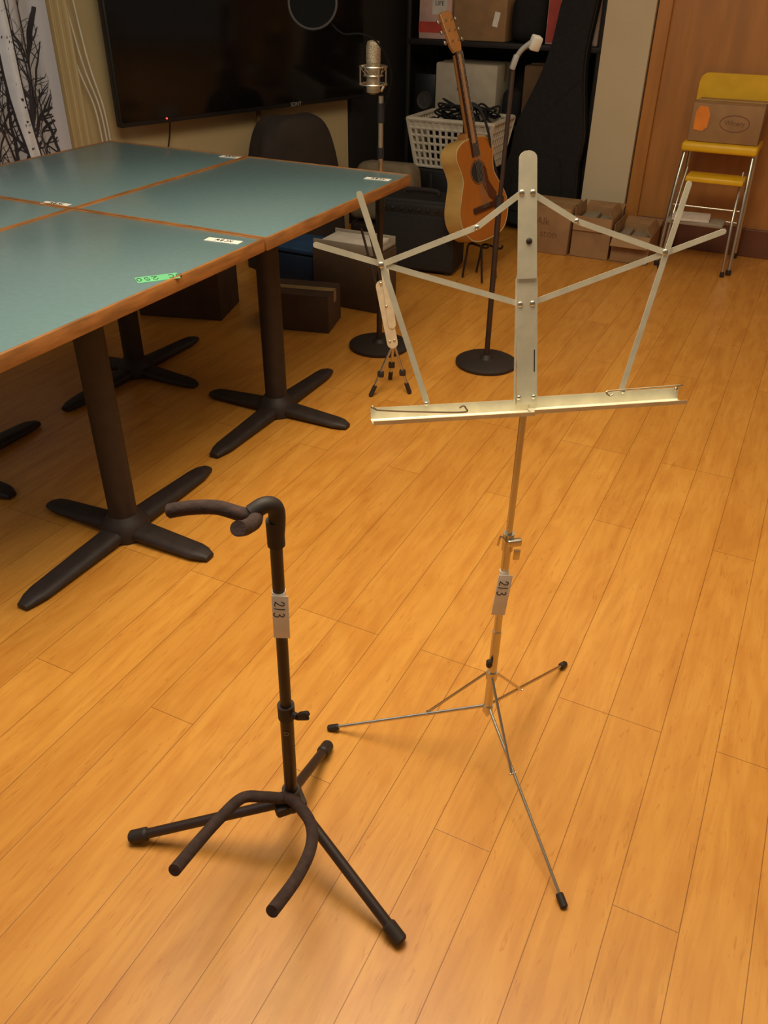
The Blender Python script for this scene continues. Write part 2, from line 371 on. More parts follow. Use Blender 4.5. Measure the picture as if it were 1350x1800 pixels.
def tray(u0,u1,v0,v1):
    prof=[(.006,.0),(-.012,.0),(-.0135,.002),(-.0135,.030),(-.008,.0325),(-.008,.0335),(-.0147,.0315),(-.0147,.0008),(-.0125,-.0012),(.006,-.0012)]
    V=[];n=len(prof)
    for u,v in ((u0,v0),(u1,v1)):
        for p in prof: V.append(FD@Vector((u,v+p[0],p[1]-.0012)))
    F=[(i,(i+1)%n,n+(i+1)%n,n+i) for i in range(n)]+[tuple(range(n-1,-1,-1)),tuple(n+i for i in range(n))]
    return V,F
put('tray_ledge',tray(-.255,.006,-.006,-.006),ZN,parent=ms,smooth=False,label='zinc-plated shelf ledge')
put('tray_ledge',tray(.004,.2618,-.003,-.001),ZN,parent=ms,smooth=False,label='zinc-plated shelf ledge')
WIRE=mat('steel_wire',(.42,.34,.22),.3,.9)
put('page_holder',join(sweep([FD@Vector(p) for p in catmull([(-.252,.002,.004),(-.250,.004,.030),(-.243,.004,.038),(-.20,.000,.039),(-.115,-.006,.039),(-.110,.000,.039),(-.114,.004,.039),(-.120,.001,.039)],6)],.0014,8),rivet(-.252,.002,.002,.003)),WIRE,parent=ms,label='wire page holder')
put('page_holder',join(sweep([FD@Vector(p) for p in catmull([(.258,.006,.002),(.257,.012,.018),(.250,.014,.022),(.20,.013,.024),(.132,.012,.026),(.126,.008,.026),(.131,.004,.026),(.137,.007,.026)],6)],.0014,8),rivet(.256,.004,.002,.003)),WIRE,parent=ms,label='wire page holder')
# ================================================================ MIC STAND + CONDENSER
s1=Vector((-.03,3.55,0))
mk=thing('microphone_stand',s1,'black microphone stand with round base behind the table','microphone stand')
put('round_base',lathe([(.132,0),(.135,.004),(.135,.016),(.120,.022),(.03,.026),(.018,.040)],40,T(s1)),RUB,parent=mk)
put('lower_pole',tube(s1+Vector((0,0,.03)),s1+Vector((0,0,.62)),.0125,16),BLK,parent=mk)
put('upper_pole',tube(s1+Vector((0,0,.60)),s1+Vector((0,0,1.025)),.0100,16),CHR,parent=mk,label='chrome upper tube')
each('pole_clutch',[tube(s1+Vector((0,0,.59)),s1+Vector((0,0,.66)),.018,16),tube(s1+Vector((0,0,.80)),s1+Vector((0,0,.84)),.0135,16),tube(s1+Vector((0,0,.93)),s1+Vector((0,0,1.0)),.0135,16)],BLKP,mk,label='black clutch sleeve')
cm=thing('condenser_microphone',s1+Vector((-.03,0,1.04)),'champagne condenser microphone in a chrome shock mount','microphone')
c0=s1+Vector((-.030,0,1.05))
CHAMP=mat('champagne_metal',(.50,.40,.26),.35,.8)
put('microphone_body',lathe([(.010,-.02),(.026,-.012),(.027,.085),(.027,.09)],24,T(c0)),CHAMP,parent=cm)
put('microphone_grille',lathe([(.0275,.09),(.0275,.14),(.022,.158),(.008,.162)],24,T(c0)),mat('mic_mesh',(.38,.31,.22),.5,.7,.4,300,.4),parent=cm)
put('shock_mount',join(ringtube(.052,.0032,T(c0+Vector((0,0,.075)))),ringtube(.052,.0032,T(c0+Vector((0,0,.015)))),ringtube(.036,.003,T(c0+Vector((0,0,.045)))),
   *[tube(c0+Vector((.052*math.cos(a),.052*math.sin(a),.015)),c0+Vector((.052*math.cos(a),.052*math.sin(a),.075)),.003,8) for a in (0.4,2,3.5,5.1)],
   *[tube(c0+Vector((.052*math.cos(a),.052*math.sin(a),.075)),c0+Vector((.030*math.cos(a+.5),.030*math.sin(a+.5),.045)),.0015,6) for a in [k*.785 for k in range(8)]],
   tube(c0+Vector((.045,0,.015)),c0+Vector((.030,0,-.01)),.005,8)),CHR,parent=cm,label='chrome shock mount')
MATT=mat('matte_black',(.006,.005,.005),.9,0,.2,20,spec=.15)
pf=thing('pop_filter',(-.28,3.52,1.33),'round black mesh pop filter on a gooseneck','pop filter')
pm=frame(Vector((-.278,3.50,1.330)),Vector((1,0,0)),Vector((0,.35,.94)).normalized(),Vector((0,-.94,.35)).normalized())
put('filter_ring',ringtube(.086,.0045,pm),mat('ring_plastic',(.020,.017,.016),.6),parent=pf)
put('filter_mesh',lathe([(.085,-.001),(.085,.001)],40,pm),mat('black_mesh',(.004,.004,.004),.95,0,.5,400,.3,spec=.1),parent=pf)
put('gooseneck',sweep(catmull([(-.214,3.50,1.268),(-.17,3.49,1.235),(-.10,3.48,1.235),(-.035,3.48,1.20),(.010,3.51,1.10),s1+Vector((.0155,-.010,.99))],8),.0032,8),MATT,parent=pf)
s2=Vector((.437,3.37,0))
m2=thing('microphone_stand.001',s2,'straight black microphone stand with round base on the floor','microphone stand')
put('round_base',lathe([(.130,0),(.133,.004),(.133,.014),(.118,.022),(.03,.027),(.018,.045)],40,T(s2)),RUB,parent=m2)
put('lower_pole',tube(s2+Vector((0,0,.03)),s2+Vector((0,0,.66)),.0115,16),BLK,parent=m2)
put('upper_pole',tube(s2+Vector((0,0,.64)),s2+Vector((.01,0,1.15)),.0085,16),BLK,parent=m2)
put('pole_clutch',tube(s2+Vector((0,0,.64)),s2+Vector((0,0,.70)),.0165,16),RUB,parent=m2)
put('microphone_clip',join(xf(box(.020,.030,.05,.006),T(s2+Vector((.012,0,1.16)),0,0,.3)),sweep(catmull([s2+Vector((.015,0,1.17)),s2+Vector((.035,-.005,1.20)),s2+Vector((.072,-.02,1.230))],6),[.009]*12+[.012],14)),mat('grey_plastic',(.22,.21,.20),.5),parent=m2,label='grey microphone clip')
put('clip_body',xf(box(.036,.034,.046,.006),T(s2+Vector((.078,-.02,1.222)),.3,.3,.2)),mat('pale_plastic',(.46,.43,.38),.5),parent=m2,label='white plastic clip body')
# ================================================================ FOLDED SMALL STAND
f0=Vector((.02,3.07,0))
fs=thing('folded_music_stand',f0,'folded chrome music stand on short black-tipped legs','music stand')
hb=Vector((.03,3.08,.19))
for f in (Vector((-.055,3.03,.014)),Vector((.095,3.06,.014)),Vector((.02,3.19,.014))):
    d=(f-hb).normalized()
    lg=put('leg',tube(hb+Vector((0,0,.02)),f,.0055,10),CHR,parent=fs)
    put('rubber_foot',capped(f-d*.035,f+d*.012,.009,12),RUB,parent=lg)
    put('knuckle',xf(box(.026,.02,.026,.006),T(hb+(f-hb)*.58)),RUB,parent=lg)
fx=Vector((1,.1,0)).normalized(); fu=Vector((-.20,.06,.97)).normalized(); fn=fx.cross(fu).normalized(); fx=fu.cross(fn).normalized()
FF=frame(hb+Vector((0,-.01,0)),fx,fu,fn)
def rr(w,h,y0,n=6):
    P=[]
    for i in range(n+1): P.append((w/2*math.cos(math.pi*i/n),y0+h-w/2+w/2*math.sin(math.pi*i/n)))
    for i in range(n+1): P.append((-w/2*math.cos(math.pi*i/n),y0+w/2-w/2*math.sin(math.pi*i/n)))
    return P
put('folded_plate',xf(prism(rr(.042,.27,.0),-.002,.002),FF),ZN,parent=fs,label='zinc-plated folded plate')
put('folded_plate',xf(prism(rr(.030,.24,.08),.004,.007),FF@T((.006,0,0),-.06)),ZN,parent=fs,label='zinc-plated folded plate')
each('rivet',[xf(lathe([(.005,0),(.005,.002),(.002,.004)],12),FF@Matrix.Translation(p)) for p in [(.009,.03,.002),(-.009,.03,.002),(.0,.26,.007),(0.004,.17,.007)]],CHR,fs)
each('folded_bar',[tube(FF@Vector((x,.20,-.006)),FF@Vector((x*1.5-.01,h,-.006)),.0045,8) for x,h in ((-.014,.47),(.004,.45),(.016,.40))],RUB,fs,label='dark folded desk bar')
# ================================================================ TELEVISION
tvc=thing('television',TW(0,-.13,.775)+td*.83,'large black flat-screen television mounted on the wall','television')
TVM=T(TW(.8275,-.13,1.242),tang)
put('television_body',xf(box(1.655,.045,.935,.006),TVM@Matrix.Translation((0,.02,0))),BLKP,parent=tvc)
put('screen',xf(box(1.635,.004,.905,.001),TVM@Matrix.Translation((0,-.004,.008))),mat('screen_glass',(.006,.005,.005),.14,spec=.35),parent=tvc,label='glossy dark screen')
put('brand_lettering',text('SONY',.030,TVM@T((.28,-.0075,-.455),0,math.pi/2),.0004),mat('silver_print',(.45,.42,.38),.4,.5),parent=tvc,smooth=False)
put('standby_light',lathe([(.004,0),(.004,.002)],12,TVM@T((-.57,-.0055,-.447),0,math.pi/2)),mat('red_led',(1,.03,.02),.4,emis=6),parent=tvc)
put('wall_bracket',xf(box(.40,.075,.30,.005),TVM@Matrix.Translation((0,.085,0))),BLKP,parent=tvc)
put('power_cable',sweep(catmull([TW(.30,-.10,.80),TW(.31,-.06,.70),TW(.29,-.05,.60),TW(.30,-.03,.45)],6),.004,8),BLKP,parent=tvc)
solo('wall_pipe',tube(TW(.905,-.05,.0),TW(.905,-.05,.86),.014,12),CARDD,'slim brown vertical pole under the television','pole')
def coff(t):
    i=(t+2.2)/1.94*160
    return -.085+.030*math.sin(i*.42)+.010*math.sin(i*1.0)
cu=thing('curtain',TW(-1.2,-.08,.3),'white curtain printed with birch trunks and black bare branches','curtain')
V=[];F=[];nx=200
for i in range(nx+1):
    t=-2.2+1.94*i/nx
    for z in (.30,.8,1.4,2.5): V.append(TW(t,coff(t),z))
for i in range(nx):
    for k in range(3): F.append((i*4+k,(i+1)*4+k,(i+1)*4+k+1,i*4+k+1))
put('printed_fabric',(V,F),mat('curtain_fabric',(.48,.45,.48),.9,0,.10,3,0,(1,1,.4)),parent=cu)
def ribbon(pts,ws,lift,nw=1):
    V=[];F=[];n=len(pts)
    for k in range(n):
        a=pts[max(k-1,0)];b=pts[min(k+1,n-1)]; d=Vector((b[0]-a[0],b[1]-a[1])).normalized(); pn=Vector((d.y,-d.x))
        for q_ in range(nw+1):
            s=(q_/nw-.5)*ws[k]; t=pts[k][0]+pn.x*s; z=pts[k][1]+pn.y*s
            V.append(TW(t,coff(t)-lift,z))
    for k in range(n-1):
        for q_ in range(nw): F.append((k*(nw+1)+q_,k*(nw+1)+q_+1,(k+1)*(nw+1)+q_+1,(k+1)*(nw+1)+q_))
    return V,F
rnd=random.Random(11)
dark=[]
def branch(t,z,ang,L,w,depth):
    pts=[(t,z)];ws=[w];n=max(4,int(L/.018)); a=ang
    for k in range(n):
        a+=rnd.uniform(-.16,.16)+(math.pi/2-a)*.03
        t+=math.cos(a)*L/n; z+=math.sin(a)*L/n
        if t>-.30: break
        pts.append((t,z)); ws.append(w*(1-.75*(k+1)/n))
        if depth>0 and k>0 and rnd.random()<(.28 if depth>1 else .22):
            branch(t,z,a+rnd.choice((-1,1))*rnd.uniform(.35,.85),L*rnd.uniform(.25,.42),ws[-1]*.6,depth-1)
    if len(pts)>1: dark.append(ribbon(pts,ws,.0022,2))
trunks=[]
for t0,lean,w in ((-1.9,.1,.07),(-1.62,-.05,.09),(-1.30,.12,.06),(-1.05,-.06,.10),(-.82,.10,.075),(-.62,-.22,.085),(-.42,-.10,.055)):
    pts=[(t0+lean*(k/24)*1.2+.008*math.sin(k*.7),.3+2.2*k/24) for k in range(25)]
    trunks.append(ribbon(pts,[w]*25,.0036,8))
    for s in (-1,1): dark.append(ribbon([(p[0]+s*w*.5,p[1]) for p in pts],[.007]*25,.0044,1))
    for k in range(46):
        z=.35+2.1*rnd.random(); tt=t0+lean*((z-.3)/2.2)*1.2+rnd.uniform(-.35,.2)*w; L=rnd.uniform(.15,.45)*w
        dark.append(ribbon([(tt,z),(tt+L,z+rnd.uniform(-.004,.004))],[.011,.004],.0044,1))
for t0 in (-2.0,-1.75,-1.5,-1.2,-.95,-.73,-.53,-.36):
    branch(t0,.32,math.pi/2+rnd.uniform(-.1,.1),1.7,.030,3)
put('printed_trunks',join(*trunks),mat('print_birch_white',(.66,.64,.68),.9),parent=cu,smooth=False)
put('printed_branches',join(*dark),mat('print_branch_black',(.030,.024,.030),.9),parent=cu,smooth=False)
V=[];F=[]
for i in range(31):
    t=-.255+.12*i/30
    off=-.075+.016*math.sin(i*.7)
    for z in (.30,2.5): V.append(TW(t,off,z))
for i in range(30): F.append((i*2,i*2+2,i*2+3,i*2+1))
put('curtain_lining',(V,F),WALLY,parent=cu,label='plain cream lining edge')
for i,(t0,t1,zb) in enumerate(((-.17,-.05,.60),(-.21,-.075,.60),(-.125,-.03,.60))):
    put('pull_cord',sweep(catmull([TW(t0,-.045,2.3),TW(t0+.01,-.05,1.6),TW((t0+t1)/2,-.05,1.1),TW(t1,-.05,.85),TW(t1+.01,-.05,zb)],8),.0045,8),WHT,parent=cu,label='white pull cord')
# ================================================================ CARTONS
def carton(name,a,b,z,sx,sy,sz,m,label,rz=0,open_=False,txt=None,tm=None,tape=True,group=None,fill=None,fr=1.25):
    c=W(a,b,z); Mx=T(c+Vector((0,0,sz/2)),ANG+rz)
    r=thing(name,c,label,'box',group)
    if open_:
        t=.006
        g=join(xf(box(sx,t,sz,.001),Mx@T((0,-sy/2+t/2,0))),xf(box(sx,t,sz,.001),Mx@T((0,sy/2-t/2,0))),xf(box(t,sy-2*t,sz,.001),Mx@T((sx/2-t/2,0,0))),xf(box(t,sy-2*t,sz,.001),Mx@T((-sx/2+t/2,0,0))),xf(box(sx,sy,t),Mx@T((0,0,-sz/2+t/2))))
        bd=put('carton_body',g,m,parent=r,smooth=False)
        for sgn,ax in ((-1,'y'),(1,'y'),(-1,'x'),(1,'x')):
            if ax=='y': Mf=Mx@T((0,sgn*(sy/2+.003),sz/2))@Matrix.Rotation(.25 if sgn>0 else fr,4,'X')@T((0,sgn*sy*.15,0)); gg=xf(box(sx-.004,sy*.30,.004,.001),Mf)
            else: Mf=Mx@T((sgn*(sx/2-.004),0,sz/2))@Matrix.Rotation(sgn*1.0,4,'Y')@T((-sgn*sy*.10,0,0)) if sgn>0 else Mx@T((sgn*(sx/2-.004),0,sz/2))@Matrix.Rotation(1.5,4,'Y')@T((-sy*.08,0,0)); gg=xf(box(sy*.18,sy-.01,.004,.001),Mf)
            put('flap',gg,m,parent=r,smooth=False)
        if fill:
            each('packed_paper',[xf(box(sx*.8/len(fill),sy*.75,.10,.004),Mx@T(((k-(len(fill)-1)/2)*sx*.85/len(fill),.005,sz/2-.07-.012*(k%2)),0,0,.06*(k%3-1))) for k in range(len(fill))],GREYP,r,label='pale packed papers')
    else:
        bd=put('carton_body',xf(box(sx,sy,sz,.006),Mx),m,parent=r)
        each('top_flap',[xf(box(sx-.012,sy/2-.008,.003),Mx@T((0,-sy/4,sz/2+.0015))),xf(box(sx-.012,sy/2-.008,.003),Mx@T((0,sy/4,sz/2+.0015)))],m,r,smooth=False)
        if tape: put('packing_tape',join(xf(box(sx+.002,.045,.001),Mx@T((0,0,sz/2+.004))),xf(box(.001,.045,sz*.3),Mx@T((-sx/2-.001,0,sz*.35))),xf(box(.001,.045,sz*.3),Mx@T((sx/2+.001,0,sz*.35)))),CTAPE,parent=r,smooth=False)
    if txt:
        for s_,x_,z_,k in txt:
            put('printed_lettering',text(s_,k,Mx@T((x_,-sy/2-.0012,z_),0,math.pi/2),.0004),tm or INK,parent=bd,smooth=False)
    return r,Mx,bd
FAINT=mat('faint_print',(.20,.10,.045),.8)
carton('cardboard_box',-1.365,5.08,0,.265,.26,.27,CARD,'brown cardboard box with faded printed lettering on the floor',txt=[('Alk',-.03,.05,.060),('ston',.01,-.02,.060)],tm=FAINT)
carton('cardboard_box.001',-1.105,5.10,0,.225,.26,.235,CARD,'open brown cardboard box beside the white wall',open_=True,fr=1.45,fill='ab')
carton('cardboard_box.002',-.872,5.12,0,.215,.28,.16,CARD,'low open cardboard box beside the yellow step stool',open_=True,fr=.7,fill='abc')
# ================================================================ STEP STOOL
st=thing('step_stool',W(-.52,5.2,0),'yellow vinyl step-stool chair with chrome legs against the wall','chair')
def R(a,b,z): return W(a,b,z)
sa0,sa1=-.715,-.32; sb0,sb1=5.10,5.40; sm=(sa0+sa1)/2
put('seat',boxat(R(sm,(sb0+sb1)/2,.632),(.395,.30,.045),ANG,.014,seg=3),YEL,parent=st,label='yellow vinyl seat')
bw,bh=.40,.165
poly=[]
for cx_,cy_,a0 in ((bw/2-.045,bh/2-.045,0),(-bw/2+.045,bh/2-.045,math.pi/2),(-bw/2+.03,-bh/2+.03,math.pi),(bw/2-.03,-bh/2+.03,1.5*math.pi)):
    rr_=.045 if cy_>0 else .03
    for i in range(6): a=a0+math.pi/2*i/5; poly.append((cx_+rr_*math.cos(a),cy_+rr_*math.sin(a)))
put('backrest',xf(prism(poly,-.018,.018,.010),frame(R(sm-.005,5.415,.885),B,Vector((0,0,1)),-A)),YEL,parent=st,label='yellow vinyl backrest')
each('back_post',[sweep(catmull([R(x,5.40,.60),R(x,5.425,.75),R(x,5.440,.93)],5),.010,10) for x in (sm-.15,sm+.15)],CHR,st)
def foot(p,r=.014): return lathe([(r,0),(r+.001,.02),(r-.001,.03)],12,T(p))
for x,s in ((sa0+.02,-1),(sa1-.02,1)):
    l1=put('front_leg',sweep(catmull([R(x,sb0+.05,.61),R(x+s*.010,5.09,.40),R(x+s*.022,5.03,.012)],6),.0115,12),CHR,parent=st)
    put('rubber_foot',foot(R(x+s*.022,5.03,0)),RUB,parent=l1)
    l1=put('rear_leg',sweep(catmull([R(x,sb1-.03,.61),R(x+s*.005,5.38,.35),R(x+s*.010,5.40,.012)],6),.0115,12),CHR,parent=st)
    put('rubber_foot',foot(R(x+s*.010,5.40,0)),RUB,parent=l1)
    l1=put('step_leg',sweep(catmull([R(x+s*-.03,sb0+.05,.52),R(x-s*.02,5.02,.30),R(x-s*.005,4.975,.012)],6),.0085,12),CHR,parent=st)
    put('rubber_foot',foot(R(x-s*.005,4.975,0),.011),RUB,parent=l1)
put('upper_step',boxat(R(sm+.02,5.08,.49),(.30,.16,.028),ANG,.008),YEL,parent=st,label='yellow metal step')
put('lower_step',boxat(R(sm-.03,5.03,.27),(.30,.14,.022),ANG,.006),GREYP,parent=st,label='grey ribbed tread')
each('cross_rail',[tube(R(sa0+.02,5.10,.33),R(sa1-.02,5.10,.33),.007,10),tube(R(sa0+.02,5.395,.20),R(sa1-.02,5.395,.20),.007,10)],CHR,st)
solo('book',join(boxat(R(sm-.06,5.02,.2835),(.20,.13,.003),ANG+.1),boxat(R(sm-.06,5.02,.2925),(.194,.124,.015),ANG+.1,.001),boxat(R(sm-.06,5.02,.3015),(.20,.13,.003),ANG+.1)),WHT,'pale paperback book lying on the stool lower step','book',smooth=False)
r,Mx,bd=carton('cardboard_box.003',-.515,5.26,.656,.365,.22,.19,CARD,'small cardboard box with orange sticker on the stool seat')
put('printed_oval',join(xf(sweep([(.075*math.cos(k*.157),.040*math.sin(k*.157),0) for k in range(40)],.0022,6,closed=True),Mx@T((.045,-.1105,.005),0,math.pi/2)),text('Winery',.034,Mx@T((.045,-.1112,.006),0,math.pi/2),.0004)),FAINT,parent=bd,smooth=False,label='printed oval emblem')
put('orange_sticker',xf(prism([(-.036,-.055),(.01,-.062),(.034,-.04),(.038,.02),(.022,.058),(-.02,.062),(-.038,.03)],0,.001),Mx@T((-.125,-.1115,.020),0,math.pi/2)),mat('orange_paper',(.80,.24,.02),.6),parent=bd,label='torn orange paper sticker')
# ================================================================ ALCOVE
SHELF=mat('dark_shelf',(.016,.012,.011),.6)
ra=thing('storage_shelf',W(-1.95,5.8,0),'dark storage shelf in the alcove holding cartons','shelf')
put('shelf_board',boxat(W(-1.965,5.80,1.035),(1.27,.50,.03),ANG,.003),SHELF,parent=ra)
put('shelf_board',boxat(W(-1.965,5.80,.575),(1.27,.50,.03),ANG,.003),SHELF,parent=ra)
for a_ in (-2.585,-1.345):
    for b_ in (5.565,6.035):
        put('shelf_post',boxat(W(a_,b_,.95),(.025,.025,1.9),ANG,.003),SHELF,parent=ra)
zs=1.0515; zl=.5915
PINK=mat('pink_print',(.62,.40,.34),.6)
r,Mx,bd=carton('cardboard_box.004',-2.42,5.74,zs,.22,.30,.33,PINK,'pink and white printed carton on the dark shelf',tape=False)
put('red_panel',xf(box(.22,.001,.06),Mx@T((0,-.1505,-.10))),RED,parent=bd)
put('white_panel',xf(box(.10,.001,.12),Mx@T((.03,-.1505,.03))),WHT,parent=bd)
put('printed_lettering',text('LIFE',.035,Mx@T((.03,-.1512,.03),0,math.pi/2),.0004),INK,parent=bd,smooth=False)
r,Mx,bd=carton('cardboard_box.005',-2.12,5.74,zs,.35,.30,.30,CARD,'brown cardboard carton on the dark shelf')
put('paper_label',xf(box(.035,.001,.08),Mx@T((.11,-.1515,-.03),0,0,.2)),TAPE,parent=bd)
r,Mx,bd=carton('cardboard_box.006',-1.53,5.74,zs,.32,.30,.32,PINK,'pink and white carton with green round logo on shelf',tape=False)
put('red_panel',xf(box(.07,.001,.30),Mx@T((-.12,-.1505,0))),RED,parent=bd)
put('white_panel',xf(box(.12,.001,.30),Mx@T((.09,-.1505,0))),WHT,parent=bd)
put('round_logo',xf(lathe([(.018,0),(.018,.001)],24),Mx@T((.095,-.1515,-.11),0,math.pi/2)),mat('green_print',(.02,.22,.10),.5),parent=bd)
solo('black_bag',xf(box(.22,.28,.26,.07,seg=5),T(W(-1.82,5.72,zs+.13),ANG+.10)),FAB,'soft black nylon bag on the dark shelf','bag')
carton('cardboard_box.007',-2.18,5.72,zl,.42,.30,.33,mat('aged_white_card',(.50,.43,.33),.7),'white carton with printed letter on the lower shelf',txt=[('D',-.02,.05,.12)],tm=INK)
r,Mx,bd=carton('cardboard_box.008',-1.66,5.72,zl,.27,.30,.34,CARDD,'brown carton with white label on the lower shelf')
put('paper_label',xf(box(.07,.001,.035),Mx@T((-.03,-.1515,.03),0,0,.3)),TAPE,parent=bd)
sp=thing('small_speaker',W(-2.485,5.70,zl),'small black speaker with round cone on the lower shelf','speaker')
SPM=T(W(-2.485,5.70,zl+.13),ANG)
put('speaker_cabinet',xf(box(.15,.18,.26,.008),SPM),BLKP,parent=sp)
put('speaker_cone',xf(lathe([(.055,0),(.052,.004),(.02,-.004),(.006,.002)],24),SPM@T((0,-.0905,-.03),0,math.pi/2)),mat('cone_grey',(.05,.045,.04),.5),parent=sp)
solo('black_pouch',xf(box(.13,.22,.20,.04,seg=4),T(W(-1.875,5.70,zl+.10),ANG)),FAB,'black equipment pouch between cartons on the lower shelf','pouch')
solo('equipment_case',join(xf(box(.50,.36,.40,.015),T(W(-2.06,5.12,.205),ANG)),*[xf(box(.03,.012,.36,.003),T(W(-2.06+dx,4.936,.205),ANG)) for dx in (-.2,-.07,.07,.2)]),BLKP,'black equipment trunk with ribs under the laundry basket','trunk')
lb=thing('laundry_basket',W(-2.03,5.12,.407),'white plastic laundry basket full of cables','basket')
PLW=mat('basket_plastic',(.58,.52,.42),.45)
bw0,bw1,bd0,bd1,bhh=.44,.54,.30,.37,.275
def bpt(u,v,s):
    w=(bw0+(bw1-bw0)*s)/2; d=(bd0+(bd1-bd0)*s)/2
    return W(-2.02,5.12,.412+bhh*s)+B*(u*w)+A*(v*d)
gsb=[]
loopc=[(-1,-1),(1,-1),(1,1),(-1,1)]
for s,rd in ((.02,.010),(.17,.0085),(.33,.0085),(.49,.0085),(.65,.0085),(.80,.010),(.97,.014)):
    for i in range(4):
        (u0,v0),(u1,v1)=loopc[i],loopc[(i+1)%4]; gsb.append(sweep([bpt(u0,v0,s),bpt(u1,v1,s)],rd,8))
for i in range(4):
    (u0,v0),(u1,v1)=loopc[i],loopc[(i+1)%4]; n=13 if i%2==0 else 9
    for k in range(n):
        t=k/n; u=u0+(u1-u0)*t; v=v0+(v1-v0)*t
        gsb.append(sweep([bpt(u,v,0),bpt(u,v,.98)],.0095 if k else .014,6))
for i in range(4):
    (u0,v0),(u1,v1)=loopc[i],loopc[(i+1)%4]
    V=[bpt(u0,v0,.80),bpt(u1,v1,.80),bpt(u1,v1,.97),bpt(u0,v0,.97)]; gsb.append((V,[(0,1,2,3)]))
gsb.append(([bpt(-1,-1,.02),bpt(1,-1,.02),bpt(1,1,.02),bpt(-1,1,.02)],[(0,1,2,3)]))
put('basket_body',join(*gsb),PLW,parent=lb)
cb=[]
for k in range(18):
    c=W(-2.02,5.12,.60+random.random()*.12)+B*random.uniform(-.16,.16)+A*random.uniform(-.07,.07)
    pts=[c+Vector((random.uniform(-.09,.09),random.uniform(-.06,.06),random.uniform(-.04,.07))) for _ in range(6)]
    cb.append(sweep(catmull(pts,6,True),.006,8,closed=True))
o=solo('cable_pile',join(*cb,xf(box(.37,.25,.20,.05),T(W(-2.02,5.12,.54),ANG))),FAB,'tangle of black cables filling the laundry basket','cables'); o['kind']='stuff'
def outline(pts,k=6):
    c=catmull([(x,y,0) for y,x in pts],k); return [(p.x,p.y) for p in c]+[(-p.x,p.y) for p in reversed(c) if p.x>1e-4]
SB=1.13
gb_o=[(x*SB,y*SB) for x,y in outline([(0,0.001),(.005,.12),(.06,.20),(.15,.225),(.26,.21),(.36,.19),(.44,.19),(.52,.185),(.64,.150),(.76,.115),(.90,.090),(1.10,.085),(1.22,.075),(1.25,.03),(1.255,.001)])]
gu=(A*.04+B*.12+Vector((0,0,1))).normalized(); gx=(B*1.0+Vector((0,0,-.12))); gx=(gx-gu*gx.dot(gu)).normalized(); gn=gx.cross(gu).normalized()
GB=frame(W(-1.605,5.40,.035),gx,gu,gn)
cs=thing('guitar_case',W(-1.605,5.40,0),'soft black guitar bag leaning in the alcove corner','guitar case')
put('bag_body',xf(prism(gb_o,-.07,.07,.03,3),GB),FAB,parent=cs)
put('zipper',xf(sweep([(x*1.003,y*1.002,0.02) for x,y in gb_o],.004,6,closed=True),GB),RUB,parent=cs)
put('front_pocket',xf(prism([(x*.75,.08+y*.40) for x,y in [(-.2,0),(.2,0),(.22,.5),(.15,.9),(-.15,.9),(-.22,.5)]],.07,.085,.006,2),GB),FAB,parent=cs)
# ================================================================ ACOUSTIC GUITAR
gp=Vector((.545,4.50,.232))
L_=Vector((-.245,.10,1)).normalized(); Nn=Vector((.70,-.70,.10)); Nn=(Nn-L_*Nn.dot(L_)).normalized(); X_=L_.cross(Nn).normalized()
GM=frame(gp,X_,L_,Nn)@Matrix.Scale(1.04,4)
gt=thing('acoustic_guitar',gp,'acoustic guitar with honey-amber top standing upright on its stand','guitar')
go=outline([(0,.001),(.004,.07),(.03,.135),(.10,.180),(.17,.182),(.24,.150),(.30,.120),(.35,.122),(.41,.138),(.455,.122),(.48,.07),(.485,.001)],7)
RIB=mat('guitar_side_maple',(.60,.36,.11),.3,0,.12,6,0,(1,1,3))
FACE=mat('guitar_top_amber',(.42,.14,.022),.25,0,.14,3,0,(3,1,1))
DK=mat('dark_rosewood',(.05,.018,.010),.4)
put('guitar_body',xf(prism(go,-.105,0,.004,2),GM),RIB,parent=gt,label='pale maple back and sides')
put('soundboard',xf(prism([(x*.975,.006+y*.975) for x,y in go],0,.002),GM),FACE,parent=gt,smooth=False,label='honey-amber spruce top')
put('body_binding',xf(sweep([(x*.995,y*.998+.0005,0) for x,y in go],.0025,6,closed=True),GM),mat('cream_binding',(.55,.42,.22),.4),parent=gt)
put('soundhole',join(xf(lathe([(.05,.002),(.05,.0026)],32),GM@T((0,.325,0)))),INK,parent=gt)
put('rosette',xf(sweep([(.056*math.cos(k*.2),.325+.056*math.sin(k*.2),.0022) for k in range(32)],.002,6,closed=True),GM),DK,parent=gt)
put('pickguard',xf(prism([(.03,.36),(.06,.33),(.065,.27),(.11,.20),(.09,.16),(.05,.19),(.02,.25)],.002,.0035),GM),mat('pickguard_brown',(.10,.03,.012),.35),parent=gt,smooth=False)
put('bridge',xf(box(.17,.028,.012,.004),GM@T((0,.155,.008))),DK,parent=gt)
put('neck',join(xf(sweep([(0,.46,-.012),(0,.60,-.012),(0,.85,-.010)],[.028,.026,.023],14,flat=.7),GM),xf(box(.056,.07,.07,.01),GM@T((0,.475,-.04)))),mat('neck_mahogany',(.40,.17,.045),.4),parent=gt)
fb=put('fretboard',xf(prism([(-.027,.40),(.027,.40),(.0225,.86),(-.0225,.86)],.0,.008),GM),DK,parent=gt,smooth=False)
each('fret',[xf(box(.048,.002,.002),GM@T((0,.86-.645*(1-2**(-k/12)),.009))) for k in range(1,17)],CHR,fb)
hm=GM@T((0,.86,0),0,-.22)
put('headstock',xf(prism([(-.024,0),(.024,0),(.036,.03),(.038,.17),(.015,.18),(0,.172),(-.015,.18),(-.038,.17),(-.036,.03)],-.014,.004,.002,1),hm),mat('headstock_amber',(.42,.18,.05),.35),parent=gt)
